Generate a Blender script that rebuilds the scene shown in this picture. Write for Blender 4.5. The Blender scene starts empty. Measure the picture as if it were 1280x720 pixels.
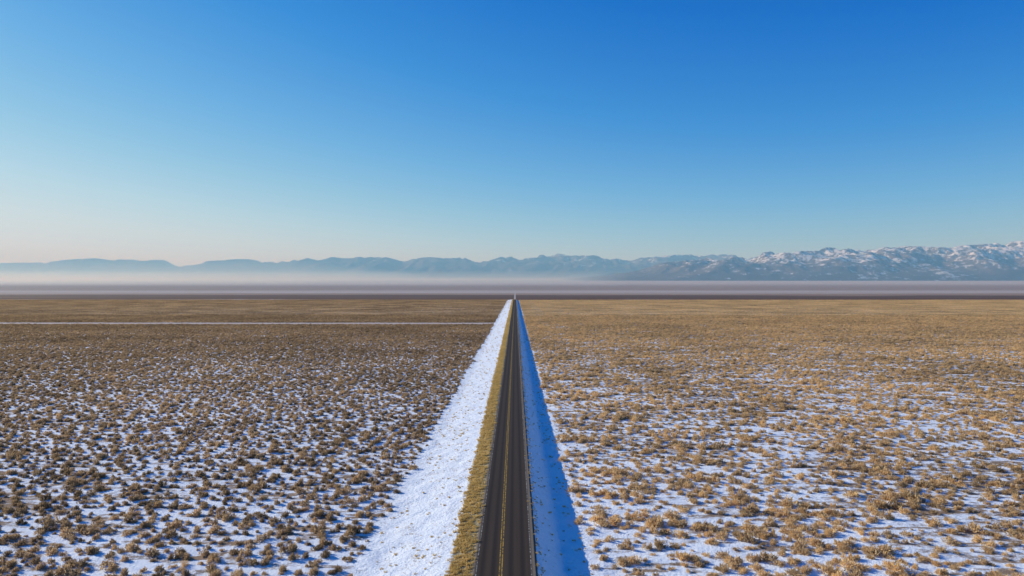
import bpy, math, random
import numpy as np
from mathutils import Vector, noise
random.seed(7); rng=np.random.default_rng(7)
scene=bpy.context.scene
F=853.0; HZ=358.0; CX=644.0; CAMZ=35.0
SUN_EL=21.0; SUN_AZ=66.0   # azimuth to the left of +Y

# ---------------- helpers
def link(o): scene.collection.objects.link(o); return o
def mesh_obj(name,verts,faces,mat=None,smooth=False,do_link=True):
    me=bpy.data.meshes.new(name)
    verts=np.asarray(verts,dtype=np.float32)
    me.from_pydata(verts.tolist(), [], faces)
    me.update()
    if smooth:
        me.polygons.foreach_set('use_smooth',[True]*len(me.polygons))
    o=bpy.data.objects.new(name,me)
    if mat: me.materials.append(mat)
    if do_link: link(o)
    return o
class NT:
    def __init__(s,nt): s.nt=nt; s.n=nt.nodes; s.l=nt.links
    def new(s,t,**k):
        n=s.n.new(t)
        for a,b in k.items(): setattr(n,a,b)
        return n
    def put(s,sock,v):
        if isinstance(v,(int,float,tuple,list)): 
            if isinstance(v,(tuple,list)) and len(v)==3 and sock.type=='RGBA': v=(*v,1)
            sock.default_value=v
        else: s.l.new(v,sock)
    def math(s,op,a,b=0.0,c=None,clamp=False):
        n=s.new('ShaderNodeMath',operation=op,use_clamp=clamp); s.put(n.inputs[0],a); s.put(n.inputs[1],b)
        if c is not None: s.put(n.inputs[2],c)
        return n.outputs[0]
    def ramp(s,v,a,b,lo=0.0,hi=1.0):
        n=s.new('ShaderNodeMapRange',interpolation_type='SMOOTHSTEP'); s.put(n.inputs[0],v)
        for i,x in enumerate((a,b,lo,hi)): n.inputs[i+1].default_value=x
        return n.outputs[0]
    def band(s,v,a,b,soft):
        return s.math('MULTIPLY',s.ramp(v,a-soft,a+soft),s.math('SUBTRACT',1.0,s.ramp(v,b-soft,b+soft)))
    def mix(s,f,a,b):
        n=s.new('ShaderNodeMix',data_type='RGBA'); s.put(n.inputs[0],f); s.put(n.inputs[6],a); s.put(n.inputs[7],b); return n.outputs[2]
    def noise(s,vec,scale,detail=4,rough=0.55):
        n=s.new('ShaderNodeTexNoise'); s.put(n.inputs['Vector'],vec); n.inputs['Scale'].default_value=scale
        n.inputs['Detail'].default_value=detail; n.inputs['Roughness'].default_value=rough; return n.outputs['Fac']
    def mapping(s,vec,scale=(1,1,1),rot=(0,0,0)):
        n=s.new('ShaderNodeMapping'); s.put(n.inputs['Vector'],vec); n.inputs['Scale'].default_value=scale; n.inputs['Rotation'].default_value=rot; return n.outputs[0]
def new_mat(name,rough=0.9,spec=0.1):
    m=bpy.data.materials.new(name); m.use_nodes=True
    t=NT(m.node_tree); b=m.node_tree.nodes['Principled BSDF']
    b.inputs['Roughness'].default_value=rough; b.inputs['Specular IOR Level'].default_value=spec
    return m,t,b

# ---------------- terrain
def sstep(t): t=np.clip(t,0,1); return t*t*(3-2*t)
PX=[-400,-60,-21.4,-18,-8.3,-5.25,-5.0,2.35,2.7,6.8,10.8,60,400]
PZ=[-2.0,-1.9,-1.75,-1.6,-0.22,-0.08,-0.06,-0.06,-0.10,-3.15,-3.15,-2.6,-2.1]
def macro(y):
    y=np.asarray(y,dtype=float)
    z=-14*sstep((y-1800)/600)
    z=z+14*sstep((y-4500)/2500)
    z=z+np.clip(y-7000,0,None)*0.0172
    return z
def height(x,y):
    k=1-sstep((np.asarray(y,dtype=float)-1850)/350)      # embankment fades out beyond the rise
    return (np.interp(x,PX,PZ)+0.06)*k-0.06+macro(y)
def fbm(x,y,s,seed=0.0,oct=3):
    return noise.fractal(Vector((x*s+seed,y*s,seed)),0.9,2.0,oct)

xs=np.concatenate([-np.geomspace(60000,60,46),np.arange(-56,-22,4.0),np.arange(-21.4,-8.4,0.7),[-8.3,-7.6,-6.8,-6,-5.25,-5.0,2.35,2.7,3.6,4.6,5.6,6.8],np.arange(7.5,14,0.7),np.arange(16,58,4.0),np.geomspace(60,60000,46)])
ys=np.concatenate([-np.geomspace(4000,60,12),[0,30,60],np.arange(70,330,0.8),np.arange(330,700,3.0),np.arange(700,1800,25),np.arange(1800,3000,60),np.geomspace(3000,48000,70)])
nx,ny=len(xs),len(ys)
X,Y=np.meshgrid(xs,ys); Z=height(X,Y)
for j in range(ny):
    y=ys[j]
    if 0<y<1500:
        for i in range(nx):
            x=xs[i]
            if abs(x)>900 or -8.0<x<2.8: continue
            st=(-21<x<10.3)
            a=0.18 if st else 0.22
            if y>330: a*=0.6
            Z[j,i]+=a*fbm(x,y,0.33,3.1)+ ((0.12 if st else .05)*fbm(x,y,1.0,9.0,2) if y<330 else 0)
V=np.stack([X,Y,Z],-1).reshape(-1,3)
idx=np.arange(nx*ny).reshape(ny,nx)
Fc=np.stack([idx[:-1,:-1],idx[:-1,1:],idx[1:,1:],idx[1:,:-1]],-1).reshape(-1,4).tolist()

# ground material
gm,t,b=new_mat('snowy_desert_ground')
geo=t.new('ShaderNodeNewGeometry'); P=geo.outputs['Position']
sp=t.new('ShaderNodeSeparateXYZ'); t.l.new(P,sp.inputs[0]); gx,gy=sp.outputs[0],sp.outputs[1]
n1=t.noise(P,0.45,5,0.6); n2=t.noise(P,2.5,4,0.6); n4=t.noise(P,9.0,3,0.7)
streak=t.noise(t.mapping(P,(0.07,0.38,1),(0,0,math.radians(18))),1.0,4,0.6)
nbig=t.noise(P,0.012,4,0.6)
soil=t.mix(n2,(0.22,0.145,0.092),(0.37,0.255,0.17))
snow=t.mix(n1,(0.80,0.83,0.87),(0.92,0.93,0.93))
fm=t.math('ADD',t.math('MULTIPLY',n1,0.45),t.math('ADD',t.math('MULTIPLY',streak,0.7),t.math('MULTIPLY',n4,0.3)))
fm=t.math('ADD',fm,t.ramp(gy,90,800,0.035,-0.09))
fm=t.math('ADD',fm,t.math('MULTIPLY',t.math('SUBTRACT',nbig,0.5),0.3))
fsnow=t.ramp(fm,0.66,0.75)
col=t.mix(fsnow,soil,snow)
# snow strips beside the road
wob=t.math('ADD',gx,t.math('MULTIPLY',t.math('SUBTRACT',n1,0.5),3.0))
inL=t.band(wob,-21.3,-8.1,0.3); inR=t.band(wob,2.9,10.9,0.25)
strip=t.math('ADD',inL,inR,clamp=True)
dirtspots=t.ramp(t.math('ADD',t.math('MULTIPLY',n2,0.55),t.math('MULTIPLY',n1,0.45)),0.53,0.63,0,0.7)
dirtspots=t.math('MULTIPLY',dirtspots,t.ramp(gx,-4,3,1.0,0.4))
stripc=t.mix(dirtspots,snow,(0.46,0.40,0.35))
col=t.mix(strip,col,stripc)
verge=t.band(t.math('ADD',gx,t.math('MULTIPLY',t.math('SUBTRACT',n2,0.5),1.2)),-8.2,-5.0,0.2)
col=t.mix(verge,col,t.mix(t.ramp(n4,.4,.6),(0.34,0.25,0.11),(0.64,0.50,0.27)))
ve2=t.band(gx,2.3,2.75,0.12); col=t.mix(ve2,col,(0.16,0.12,0.09))
# pale unsealed track across the plain
trk=t.math('MULTIPLY',t.band(t.math('ADD',gy,t.math('MULTIPLY',gx,0.01)),660,694,4),t.math('SUBTRACT',1.0,t.ramp(gx,-24,-20)))
col=t.mix(trk,col,t.mix(n1,(0.42,0.33,0.27),(0.68,0.56,0.48)))
# valley beyond the sage field
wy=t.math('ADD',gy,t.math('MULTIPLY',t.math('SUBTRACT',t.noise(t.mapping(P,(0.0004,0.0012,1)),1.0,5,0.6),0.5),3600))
c1=t.mix(t.ramp(wy,2300,2500),col,(0.15,0.10,0.075))
c2=t.mix(t.ramp(wy,3400,3900),c1,(0.34,0.24,0.17))
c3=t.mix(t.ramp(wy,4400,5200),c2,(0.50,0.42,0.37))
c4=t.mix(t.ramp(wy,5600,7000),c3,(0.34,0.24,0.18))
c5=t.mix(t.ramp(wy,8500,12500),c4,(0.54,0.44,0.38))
t.l.new(c5,b.inputs['Base Color'])
bp=t.new('ShaderNodeBump'); bp.inputs['Strength'].default_value=0.7; bp.inputs['Distance'].default_value=0.3
t.put(bp.inputs['Height'],t.math('ADD',t.noise(P,1.3,5,0.65),t.math('MULTIPLY',n2,0.5))); t.l.new(bp.outputs[0],b.inputs['Normal'])
ground=mesh_obj('ground',V,Fc,gm,True)

# ---------------- road
ry=np.concatenate([[-4000,-1000,-200,0],np.arange(50,1800,25),np.arange(1800,3000,60),np.geomspace(3000,6500,24)])
def strip_mesh(name,x0,x1,zo,mat,rows,skirt=False):
    vs=[];fs=[]
    cols=[x0,x1] if not skirt else [x0-0.25,x0,x1,x1+0.25]
    zz=[zo,zo] if not skirt else [-0.12,zo,zo,-0.12]
    for y in rows:
        m=float(macro(y))
        for c,z in zip(cols,zz): vs.append((c,y,m+z))
    k=len(cols)
    for j in range(len(rows)-1):
        for i in range(k-1):
            a=j*k+i; fs.append((a,a+1,a+1+k,a+k))
    return mesh_obj(name,vs,fs,mat)
rm,t,b=new_mat('asphalt',0.85,0.12)
geo=t.new('ShaderNodeNewGeometry'); P=geo.outputs['Position']
sp=t.new('ShaderNodeSeparateXYZ'); t.l.new(P,sp.inputs[0]); gx=sp.outputs[0]
nn=t.noise(P,5,4,0.7); nl=t.noise(t.mapping(P,(1.6,0.02,1)),1.0,4,0.6)
base=t.mix(nl,(0.030,0.020,0.014),(0.072,0.049,0.035))
base=t.mix(t.math('MULTIPLY',nn,0.4),base,(0.10,0.072,0.052))
tr=None
for c in (-4.1,-2.75,-0.55,0.95):
    w=t.band(gx,c-0.28,c+0.28,0.25); tr=w if tr is None else t.math('ADD',tr,w)
base=t.mix(t.math('MULTIPLY',tr,0.6),base,(0.016,0.012,0.011))
dust=t.math('ADD',t.band(gx,-5.3,-4.95,0.15),t.band(gx,2.1,2.6,0.2))
base=t.mix(t.math('MULTIPLY',dust,t.math('MULTIPLY',nn,1.1)),base,(0.32,0.25,0.18))
base=t.mix(t.ramp(sp.outputs[1],2200,2500),base,(0.48,0.42,0.37))
t.l.new(base,b.inputs['Base Color'])
road=strip_mesh('road',-5.15,2.5,0.0,rm,ry,True)
def paint(name,c,lo,hi):
    m,t,b=new_mat(name,0.8,0.1)
    geo=t.new('ShaderNodeNewGeometry'); n=t.noise(geo.outputs['Position'],2.2,5,0.75)
    t.l.new(t.mix(t.ramp(n,lo,hi),c,(0.05,0.038,0.028)),b.inputs['Base Color']); return m
yp=paint('yellow_paint',(0.50,0.30,0.06),.42,.60); wp=paint('white_paint',(0.42,0.38,0.33),.38,.58)
for nm,x0,x1,m in (('centre_line',-2.02,-1.86,yp),('centre_line_2',-1.72,-1.56,yp),('edge_line',-4.85,-4.73,wp),('edge_line_2',1.93,2.05,wp)):
    o=strip_mesh(nm,x0,x1,0.006,m,ry[ry<2400]); o.parent=road

# ---------------- plants
def leaf_mat(name,stops,transl=0.25):
    m=bpy.data.materials.new(name); m.use_nodes=True; t=NT(m.node_tree); m.node_tree.nodes.clear()
    oi=t.new('ShaderNodeObjectInfo'); geo=t.new('ShaderNodeNewGeometry')
    cr=t.new('ShaderNodeValToRGB'); e=cr.color_ramp.elements
    for i,(p,c) in enumerate(stops):
        if i<2: e[i].position=p; e[i].color=(*c,1)
        else:
            q=e.new(p); q.color=(*c,1)
    wn=t.ramp(t.noise(geo.outputs['Position'],0.33,2,.5),.3,.7); wl=t.ramp(t.noise(geo.outputs['Position'],0.012,4,.6),.3,.7)
    mixv=t.math('ADD',t.math('MULTIPLY',oi.outputs['Random'],0.30),t.math('MULTIPLY',geo.outputs['Random Per Island'],0.25))
    mixv=t.math('ADD',mixv,t.math('ADD',t.math('MULTIPLY',wn,0.25),t.math('MULTIPLY',wl,0.2)))
    t.l.new(mixv,cr.inputs[0])
    d=t.new('ShaderNodeBsdfDiffuse'); tl=t.new('ShaderNodeBsdfTranslucent'); mx=t.new('ShaderNodeMixShader'); mx.inputs[0].default_value=transl
    t.l.new(cr.outputs[0],d.inputs[0]); t.l.new(cr.outputs[0],tl.inputs[0]); t.l.new(d.outputs[0],mx.inputs[1]); t.l.new(tl.outputs[0],mx.inputs[2])
    o=t.new('ShaderNodeOutputMaterial'); t.l.new(mx.outputs[0],o.inputs[0]); return m
darkm=leaf_mat('sagebrush_leaves',[(0.15,(0.19,0.13,0.075)),(0.9,(0.84,0.58,0.31)),(0.5,(0.50,0.34,0.185))],.38)
goldm=leaf_mat('rabbitbrush_leaves',[(0.15,(0.34,0.235,0.13)),(0.85,(0.95,0.67,0.32)),(0.5,(0.72,0.50,0.26))],.40)
grassm=leaf_mat('dry_grass_blades',[(0.1,(0.45,0.30,0.10)),(0.9,(0.88,0.66,0.30)),(0.5,(0.70,0.50,0.19))],0.4)
def bush_verts(r,n,R,H,leaf,cx=0,cy=0):
    """lumpy dome of leaf-sized triangles, made of several sub-clumps"""
    subs=[(r.uniform(-.5,.5)*R,r.uniform(-.5,.5)*R,r.uniform(.45,.75)*R,r.uniform(.6,1.0)*H) for _ in range(r.integers(3,6))]
    vs=[];fs=[]
    for k in range(n):
        s=subs[k%len(subs)]
        a=r.uniform(0,2*math.pi); el=math.asin(r.uniform(0.0,1.0)); q=r.uniform(0.55,1.05)
        d=np.array([math.cos(a)*math.cos(el),math.sin(a)*math.cos(el),math.sin(el)])
        p=np.array([cx+s[0],cy+s[1],0])+d*np.array([s[2],s[2],s[3]])*q
        dirv=d+np.array([0,0,0.6])+r.normal(0,.35,3); dirv/=np.linalg.norm(dirv)
        side=np.cross(dirv,r.normal(0,1,3)); side/=np.linalg.norm(side)+1e-6
        L=leaf*r.uniform(.7,1.4); W=L*r.uniform(.35,.6)
        b0=p-dirv*L*.6
        i=len(vs); vs+= [b0-side*W*.5,b0+side*W*.5,p+dirv*L*.5+side*W*.1]; fs.append((i,i+1,i+2))
    return vs,fs
def tuft_verts(r,n,R,H):
    vs=[];fs=[]
    for k in range(n):
        a=r.uniform(0,2*math.pi); q=R*math.sqrt(r.uniform(0,1))*.6
        b0=np.array([math.cos(a)*q,math.sin(a)*q,-0.03]); ln=r.uniform(.1,.7)
        tip=b0+np.array([math.cos(a)*ln*R,math.sin(a)*ln*R,H*r.uniform(.5,1.1)])
        a2=r.uniform(0,2*math.pi); w=0.035
        sd=np.array([math.cos(a2)*w,math.sin(a2)*w,0]); i=len(vs)
        vs+=[b0-sd,b0+sd,tip]; fs.append((i,i+1,i+2))
    return vs,fs
def coll(name,objs):
    c=bpy.data.collections.new(name)
    for o in objs: c.objects.link(o)
    return c
r=np.random.default_rng(11)
sage=[mesh_obj('sagebrush',*bush_verts(r,240,0.86,0.98,0.26),darkm,do_link=False) for _ in range(6)]
gold=[mesh_obj('rabbitbrush',*bush_verts(r,240,0.88,0.98,0.26),goldm,do_link=False) for _ in range(6)]
tuft=[mesh_obj('grass_tuft',*tuft_verts(r,60,0.35,0.42),grassm,do_link=False) for _ in range(4)]
def tile(name,mat,T=32,sp=2.2):
    vs=[];fs=[]
    for i in range(int(T/sp)):
        for j in range(int(T/sp)):
            if r.uniform()<.12: continue
            s=r.uniform(.6,1.4)
            v,f=bush_verts(r,26,0.78*s,0.85*s,0.42*s,(i+r.uniform(-.1,1.1))*sp-T/2,(j+r.uniform(-.1,1.1))*sp-T/2)
            o=len(vs); vs+=v; fs+=[tuple(a+o for a in q) for q in f]
    return mesh_obj(name,vs,fs,mat,do_link=False)
c_sage=coll('sagebrush_plants',sage); c_gold=coll('rabbitbrush_plants',gold); c_tuft=coll('grass_tufts',tuft)
c_ts=coll('sagebrush_patches',[tile('sagebrush_patch',darkm) for _ in range(4)])
c_tg=coll('rabbitbrush_patches',[tile('rabbitbrush_patch',goldm) for _ in range(4)])
def scatter(name,pts,rot,scl,idxs,collection):
    me=bpy.data.meshes.new(name); n=len(pts); me.vertices.add(n); me.vertices.foreach_set('co',np.asarray(pts,dtype=np.float32).ravel())
    a=me.attributes.new('rot','FLOAT_VECTOR','POINT'); a.data.foreach_set('vector',np.asarray(rot,dtype=np.float32).ravel())
    a=me.attributes.new('scl','FLOAT_VECTOR','POINT'); a.data.foreach_set('vector',np.asarray(scl,dtype=np.float32).ravel())
    a=me.attributes.new('pick','INT','POINT'); a.data.foreach_set('value',np.asarray(idxs,dtype=np.int32))
    o=link(bpy.data.objects.new(name,me))
    ng=bpy.data.node_groups.new(name+'_nodes','GeometryNodeTree')
    ng.interface.new_socket('Geometry',in_out='INPUT',socket_type='NodeSocketGeometry'); ng.interface.new_socket('Geometry',in_out='OUTPUT',socket_type='NodeSocketGeometry')
    N=ng.nodes; L=ng.links
    gi=N.new('NodeGroupInput'); go=N.new('NodeGroupOutput'); ip=N.new('GeometryNodeInstanceOnPoints'); ci=N.new('GeometryNodeCollectionInfo')
    ci.inputs['Collection'].default_value=collection; ci.inputs['Separate Children'].default_value=True; ci.inputs['Reset Children'].default_value=True
    L.new(gi.outputs[0],ip.inputs['Points']); L.new(ci.outputs[0],ip.inputs['Instance']); ip.inputs['Pick Instance'].default_value=True
    def na(nm,ty):
        q=N.new('GeometryNodeInputNamedAttribute'); q.data_type=ty; q.inputs['Name'].default_value=nm; return q.outputs[0]
    L.new(na('pick','INT'),ip.inputs['Instance Index']); L.new(na('rot','FLOAT_VECTOR'),ip.inputs['Rotation']); L.new(na('scl','FLOAT_VECTOR'),ip.inputs['Scale'])
    L.new(ip.outputs[0],go.inputs[0])
    md=o.modifiers.new('scatter','NODES'); md.node_group=ng
    return o
def rots(n,tilt=.08):
    q=rng.normal(0,tilt,(n,3)); q[:,2]=rng.uniform(0,6.283,n); return q
NEAR=880.0
def field(side):
    s=1.95 if side<0 else 2.0; pts=[];sc=[]
    y=55.0
    while y<NEAR:
        w=0.78*y+40
        x0,x1=((-w,-19.6) if side<0 else (10.0,w))
        n=int((x1-x0)/s)
        xx=x0+(np.arange(n)+rng.uniform(0,1,n))*s; yy=y+rng.uniform(0,1,n)*s
        for x,yv in zip(xx,yy):
            if x>-19.3-rng.uniform(0,2.2) and x<10.4: continue
            if side<0 and 660<yv+x*.01<692: continue
            c=math.cos(.31); sn=math.sin(.31)
            u=x*c-yv*sn; v=x*sn+yv*c
            d=noise.fractal(Vector((u*.05,v*.16,side*7.0)),.8,2,3)
            if side>0: thr=.91+d*.6
            else: thr=.96+d*.25
            if rng.uniform()>thr: continue
            g=rng.uniform(.5,1.05) if rng.uniform()<.72 else rng.uniform(1.0,1.55)
            if side>0: g*=1.0+.6*d
            pts.append((x,yv,0)); sc.append((g*rng.uniform(.85,1.2),g*rng.uniform(.85,1.2),g*rng.uniform(.75,1.0)))
        y+=s
    pts=np.array(pts); pts[:,2]=height(pts[:,0],pts[:,1])-.03
    return pts,np.array(sc)
for side,nm,c in ((-1,'sagebrush_field',c_sage),(1,'rabbitbrush_field',c_gold)):
    p,sc=field(side); print(nm,len(p))
    scatter(nm,p,rots(len(p)),sc,rng.integers(0,6,len(p)),c)
    T=31.0; q=[]
    y=NEAR+T/2
    while y<2250:
        w=.8*y+60; x=T/2+(20.5 if side<0 else 10.5)
        while x<w:
            q.append((side*x,y+rng.uniform(-2,2),0)); x+=T
        y+=T
    q=np.array(q); q[:,2]=height(q[:,0],q[:,1])-.03
    ro=np.zeros((len(q),3)); ro[:,2]=rng.integers(0,4,len(q))*math.pi/2
    scatter('distant_'+nm.split('_')[0],q,ro,np.ones((len(q),3)),rng.integers(0,4,len(q)),c_ts if side<0 else c_tg)
# dry grass verge (left of the road), and sparse weeds
gp=[];gs=[]
for (y0,y1,dens,sz) in ((60,300,6,1.0),(300,700,2.4,1.35),(700,1800,.7,2.0)):
    n=int((y1-y0)*2.9*dens); 
    xx=rng.uniform(-8.3,-5.5,n); xx+=rng.normal(0,.25,n); yy=rng.uniform(y0,y1,n); gp+=list(zip(xx,yy)); gs+=list(sz*rng.uniform(.5,1.2,n))
    n=int((y1-y0)*dens*.3)
    xx=rng.uniform(-20,-9,n); yy=rng.uniform(y0,y1,n); gp+=list(zip(xx,yy)); gs+=list(sz*rng.uniform(.4,.9,n))
    n=int((y1-y0)*dens*.35)
    xx=rng.normal(3.0,.3,n); yy=rng.uniform(y0,y1,n); gp+=list(zip(xx,yy)); gs+=list(sz*rng.uniform(.3,.7,n))
    n=int((y1-y0)*dens*.3)
    xx=np.where(rng.uniform(size=n)<.5,9.6+rng.normal(0,.9,n),rng.uniform(3.5,9,n)); yy=rng.uniform(y0,y1,n); gp+=list(zip(xx,yy)); gs+=list(sz*rng.uniform(.4,.9,n))
gp=np.array([(a,c,0) for a,c in gp],dtype=float); gp[:,2]=height(gp[:,0],gp[:,1])-.02
gs=np.array(gs); scatter('dry_grass_verge',gp,rots(len(gp)),np.stack([gs,gs,gs*rng.uniform(.7,1.1,len(gs))],-1),rng.integers(0,4,len(gp)),c_tuft)

# ---------------- mountains
def mountains(name,Yc,depth,crest,px0,px1,ncol,nrow,mat,nscale,seed,base_z,mult):
    cp=[c[0] for c in crest]; cr=[c[1] for c in crest]
    px=np.linspace(px0,px1,ncol); vs=[]
    vv=np.linspace(0,1,nrow)
    for v in vv:
        y=Yc-depth*.55+depth*v
        env=math.sin(math.pi*min(max(v/1.1,0),1))**0.9 if v<.55 else math.cos((v-.55)/.45*math.pi/2)
        for p in px:
            x=(p-CX)/F*Yc
            row=np.interp(p,cp,cr)
            H=(HZ-row)/F*Yc+CAMZ-base_z
            rd=noise.ridged_multi_fractal(Vector((x*nscale+seed,y*nscale,seed)),0.8,2.1,7,1.0,2.0)
            bf=noise.fractal(Vector((x*nscale*.5+seed,y*nscale*.5,seed*2)),1.0,2,3)
            k=0.46+0.32*min(rd/1.5,1.2)+0.09*bf
            z=base_z-60+(H+60)*max(env,0)*k*mult
            vs.append((x,y,z))
    idx=np.arange(ncol*nrow).reshape(nrow,ncol)
    fc=np.stack([idx[:-1,:-1],idx[:-1,1:],idx[1:,1:],idx[1:,:-1]],-1).reshape(-1,4).tolist()
    return mesh_obj(name,vs,fc,mat,True)
def mtn_mat(name,snow_lo,snow_hi,zlo,zhi,rock1,rock2,ns,x0,x1,sc=(.80,.83,.88)):
    m,t,b=new_mat(name,.95,.05)
    geo=t.new('ShaderNodeNewGeometry'); P=geo.outputs['Position']
    sp=t.new('ShaderNodeSeparateXYZ'); t.l.new(P,sp.inputs[0])
    n=t.noise(P,ns,7,.75); n2=t.noise(P,.0007,4,.6)
    h=t.ramp(sp.outputs[2],zlo,zhi,-.10,.02)
    v=t.math('ADD',t.math('ADD',n,h),t.math('MULTIPLY',t.math('SUBTRACT',n2,.5),.35))
    v=t.math('ADD',v,t.ramp(sp.outputs[0],x0,x1,-.06,.02))
    s=t.ramp(v,snow_lo,snow_hi)
    rock=t.mix(n2,rock1,rock2)
    t.l.new(t.mix(s,rock,sc),b.inputs['Base Color']); return m
farm=mtn_mat('far_mountain_rock',.56,.66,500,1500,(.10,.095,.095),(.16,.14,.135),.0035,-8000,3000)
nearm=mtn_mat('snowy_mountain_rock',.49,.58,350,1200,(.10,.085,.075),(.17,.14,.12),.005,1500,8000,(.68,.72,.78))
crestA=[(-900,318),(-500,322),(-200,326),(0,328),(60,326),(90,322),(160,321),(200,322),(250,324),(290,321),(330,320),(370,319),(440,319),(485,319),(505,324),(535,320),(575,320),(600,321),(650,320),(680,318),(740,317),(760,321),(800,321),(840,318),(900,317),(1000,320),(1100,335),(1200,345)]
crestB=[(700,349),(760,344),(800,336),(840,324),(870,316),(900,318),(930,320),(960,314),(1000,311),(1040,310),(1070,314),(1110,310),(1150,309),(1190,306),(1230,303),(1262,300),(1300,303),(1400,296),(1600,305),(1900,315)]
mountains('mountain_range',32000,7000,crestA,-900,1200,1100,90,farm,1/2000,4.2,260,1.15)
mountains('mountain_range',21000,6500,crestB,700,1900,1100,110,nearm,1/2100,8.7,215,1.21)

# ---------------- haze (real air volumes in the valley)
def slab(name,x0,x1,y0,y1,z0,z1,dens,colr,an=0.2):
    vs=[(x,y,z) for z in (z0,z1) for y in (y0,y1) for x in (x0,x1)]
    fs=[(0,2,3,1),(4,5,7,6),(0,1,5,4),(2,6,7,3),(0,4,6,2),(1,3,7,5)]
    m=bpy.data.materials.new(name); m.use_nodes=True; t=NT(m.node_tree); m.node_tree.nodes.clear()
    v=t.new('ShaderNodeVolumeScatter'); v.inputs['Color'].default_value=(*colr,1); v.inputs['Density'].default_value=dens; v.inputs['Anisotropy'].default_value=an
    o=t.new('ShaderNodeOutputMaterial'); t.l.new(v.outputs[0],o.inputs['Volume'])
    return mesh_obj(name,vs,fs,m)
slab('valley_haze',-45000,45000,2600,46000,-80,1600,1/16500,(.27,.63,1.0),.1)
slab('valley_mist',-32000,1500,9000,27500,-70,250,1/6500,(.74,.91,1.0),.3)
slab('valley_mist',-45000,-3500,10500,28000,-80,500,1/15000,(.68,.89,1.0),.3)

# ---------------- light
el,az=math.radians(SUN_EL),math.radians(SUN_AZ)
sd=Vector((-math.sin(az)*math.cos(el),math.cos(az)*math.cos(el),math.sin(el)))
sl=bpy.data.lights.new('sun','SUN'); sl.energy=5; sl.angle=math.radians(.5); sl.color=(1,.94,.79)
so=link(bpy.data.objects.new('sun',sl)); so.rotation_euler=sd.to_track_quat('Z','Y').to_euler()
w=bpy.data.worlds.new('World'); scene.world=w; w.use_nodes=True; t=NT(w.node_tree)
bg=w.node_tree.nodes['Background']; sk=t.new('ShaderNodeTexSky'); sk.sky_type='NISHITA'; sk.sun_disc=False
sk.sun_elevation=el; sk.sun_rotation=-az; sk.altitude=1400; sk.air_density=1.0; sk.dust_density=.4; sk.ozone_density=3
# grade the sky: luminance of the physical sky -> deep blue .. pale winter horizon
sc3=t.new('ShaderNodeSeparateColor'); t.l.new(sk.outputs[0],sc3.inputs[0])
lum=t.math('MULTIPLY',t.math('ADD',sc3.outputs[0],sc3.outputs[1]),.055)
cr=t.new('ShaderNodeValToRGB'); e=cr.color_ramp.elements
def s2l(c): return tuple(((v/255)/12.92 if v/255<.04045 else ((v/255+.055)/1.055)**2.4) for v in c)+(1,)
stops=[(.05,(3,72,152)),(.10,(6,88,178)),(.15,(18,110,200)),(.22,(54,140,217)),(.32,(104,173,229)),(.43,(144,198,233)),(.56,(180,219,241)),(.70,(204,231,244)),(.90,(220,238,247))]
e[0].position=stops[0][0]; e[0].color=s2l(stops[0][1]); e[1].position=stops[-1][0]; e[1].color=s2l(stops[-1][1])
for p,c in stops[1:-1]:
    q=e.new(p); q.color=s2l(c)
t.l.new(lum,cr.inputs[0])
vm=t.new('ShaderNodeVectorMath',operation='SCALE'); t.l.new(cr.outputs[0],vm.inputs[0]); vm.inputs['Scale'].default_value=10.0
t.l.new(vm.outputs[0],bg.inputs[0]); bg.inputs[1].default_value=.1

# ---------------- camera
cd=bpy.data.cameras.new('camera'); cd.sensor_width=36; cd.lens=F/1280*36; cd.clip_start=1; cd.clip_end=200000
co=link(bpy.data.objects.new('camera',cd)); co.location=(0,0,CAMZ)
co.rotation_euler=(math.radians(90)-math.atan(2/F),0,math.atan(4/F)); scene.camera=co
scene.view_settings.view_transform='Standard'; scene.view_settings.look='None'; scene.view_settings.exposure=0
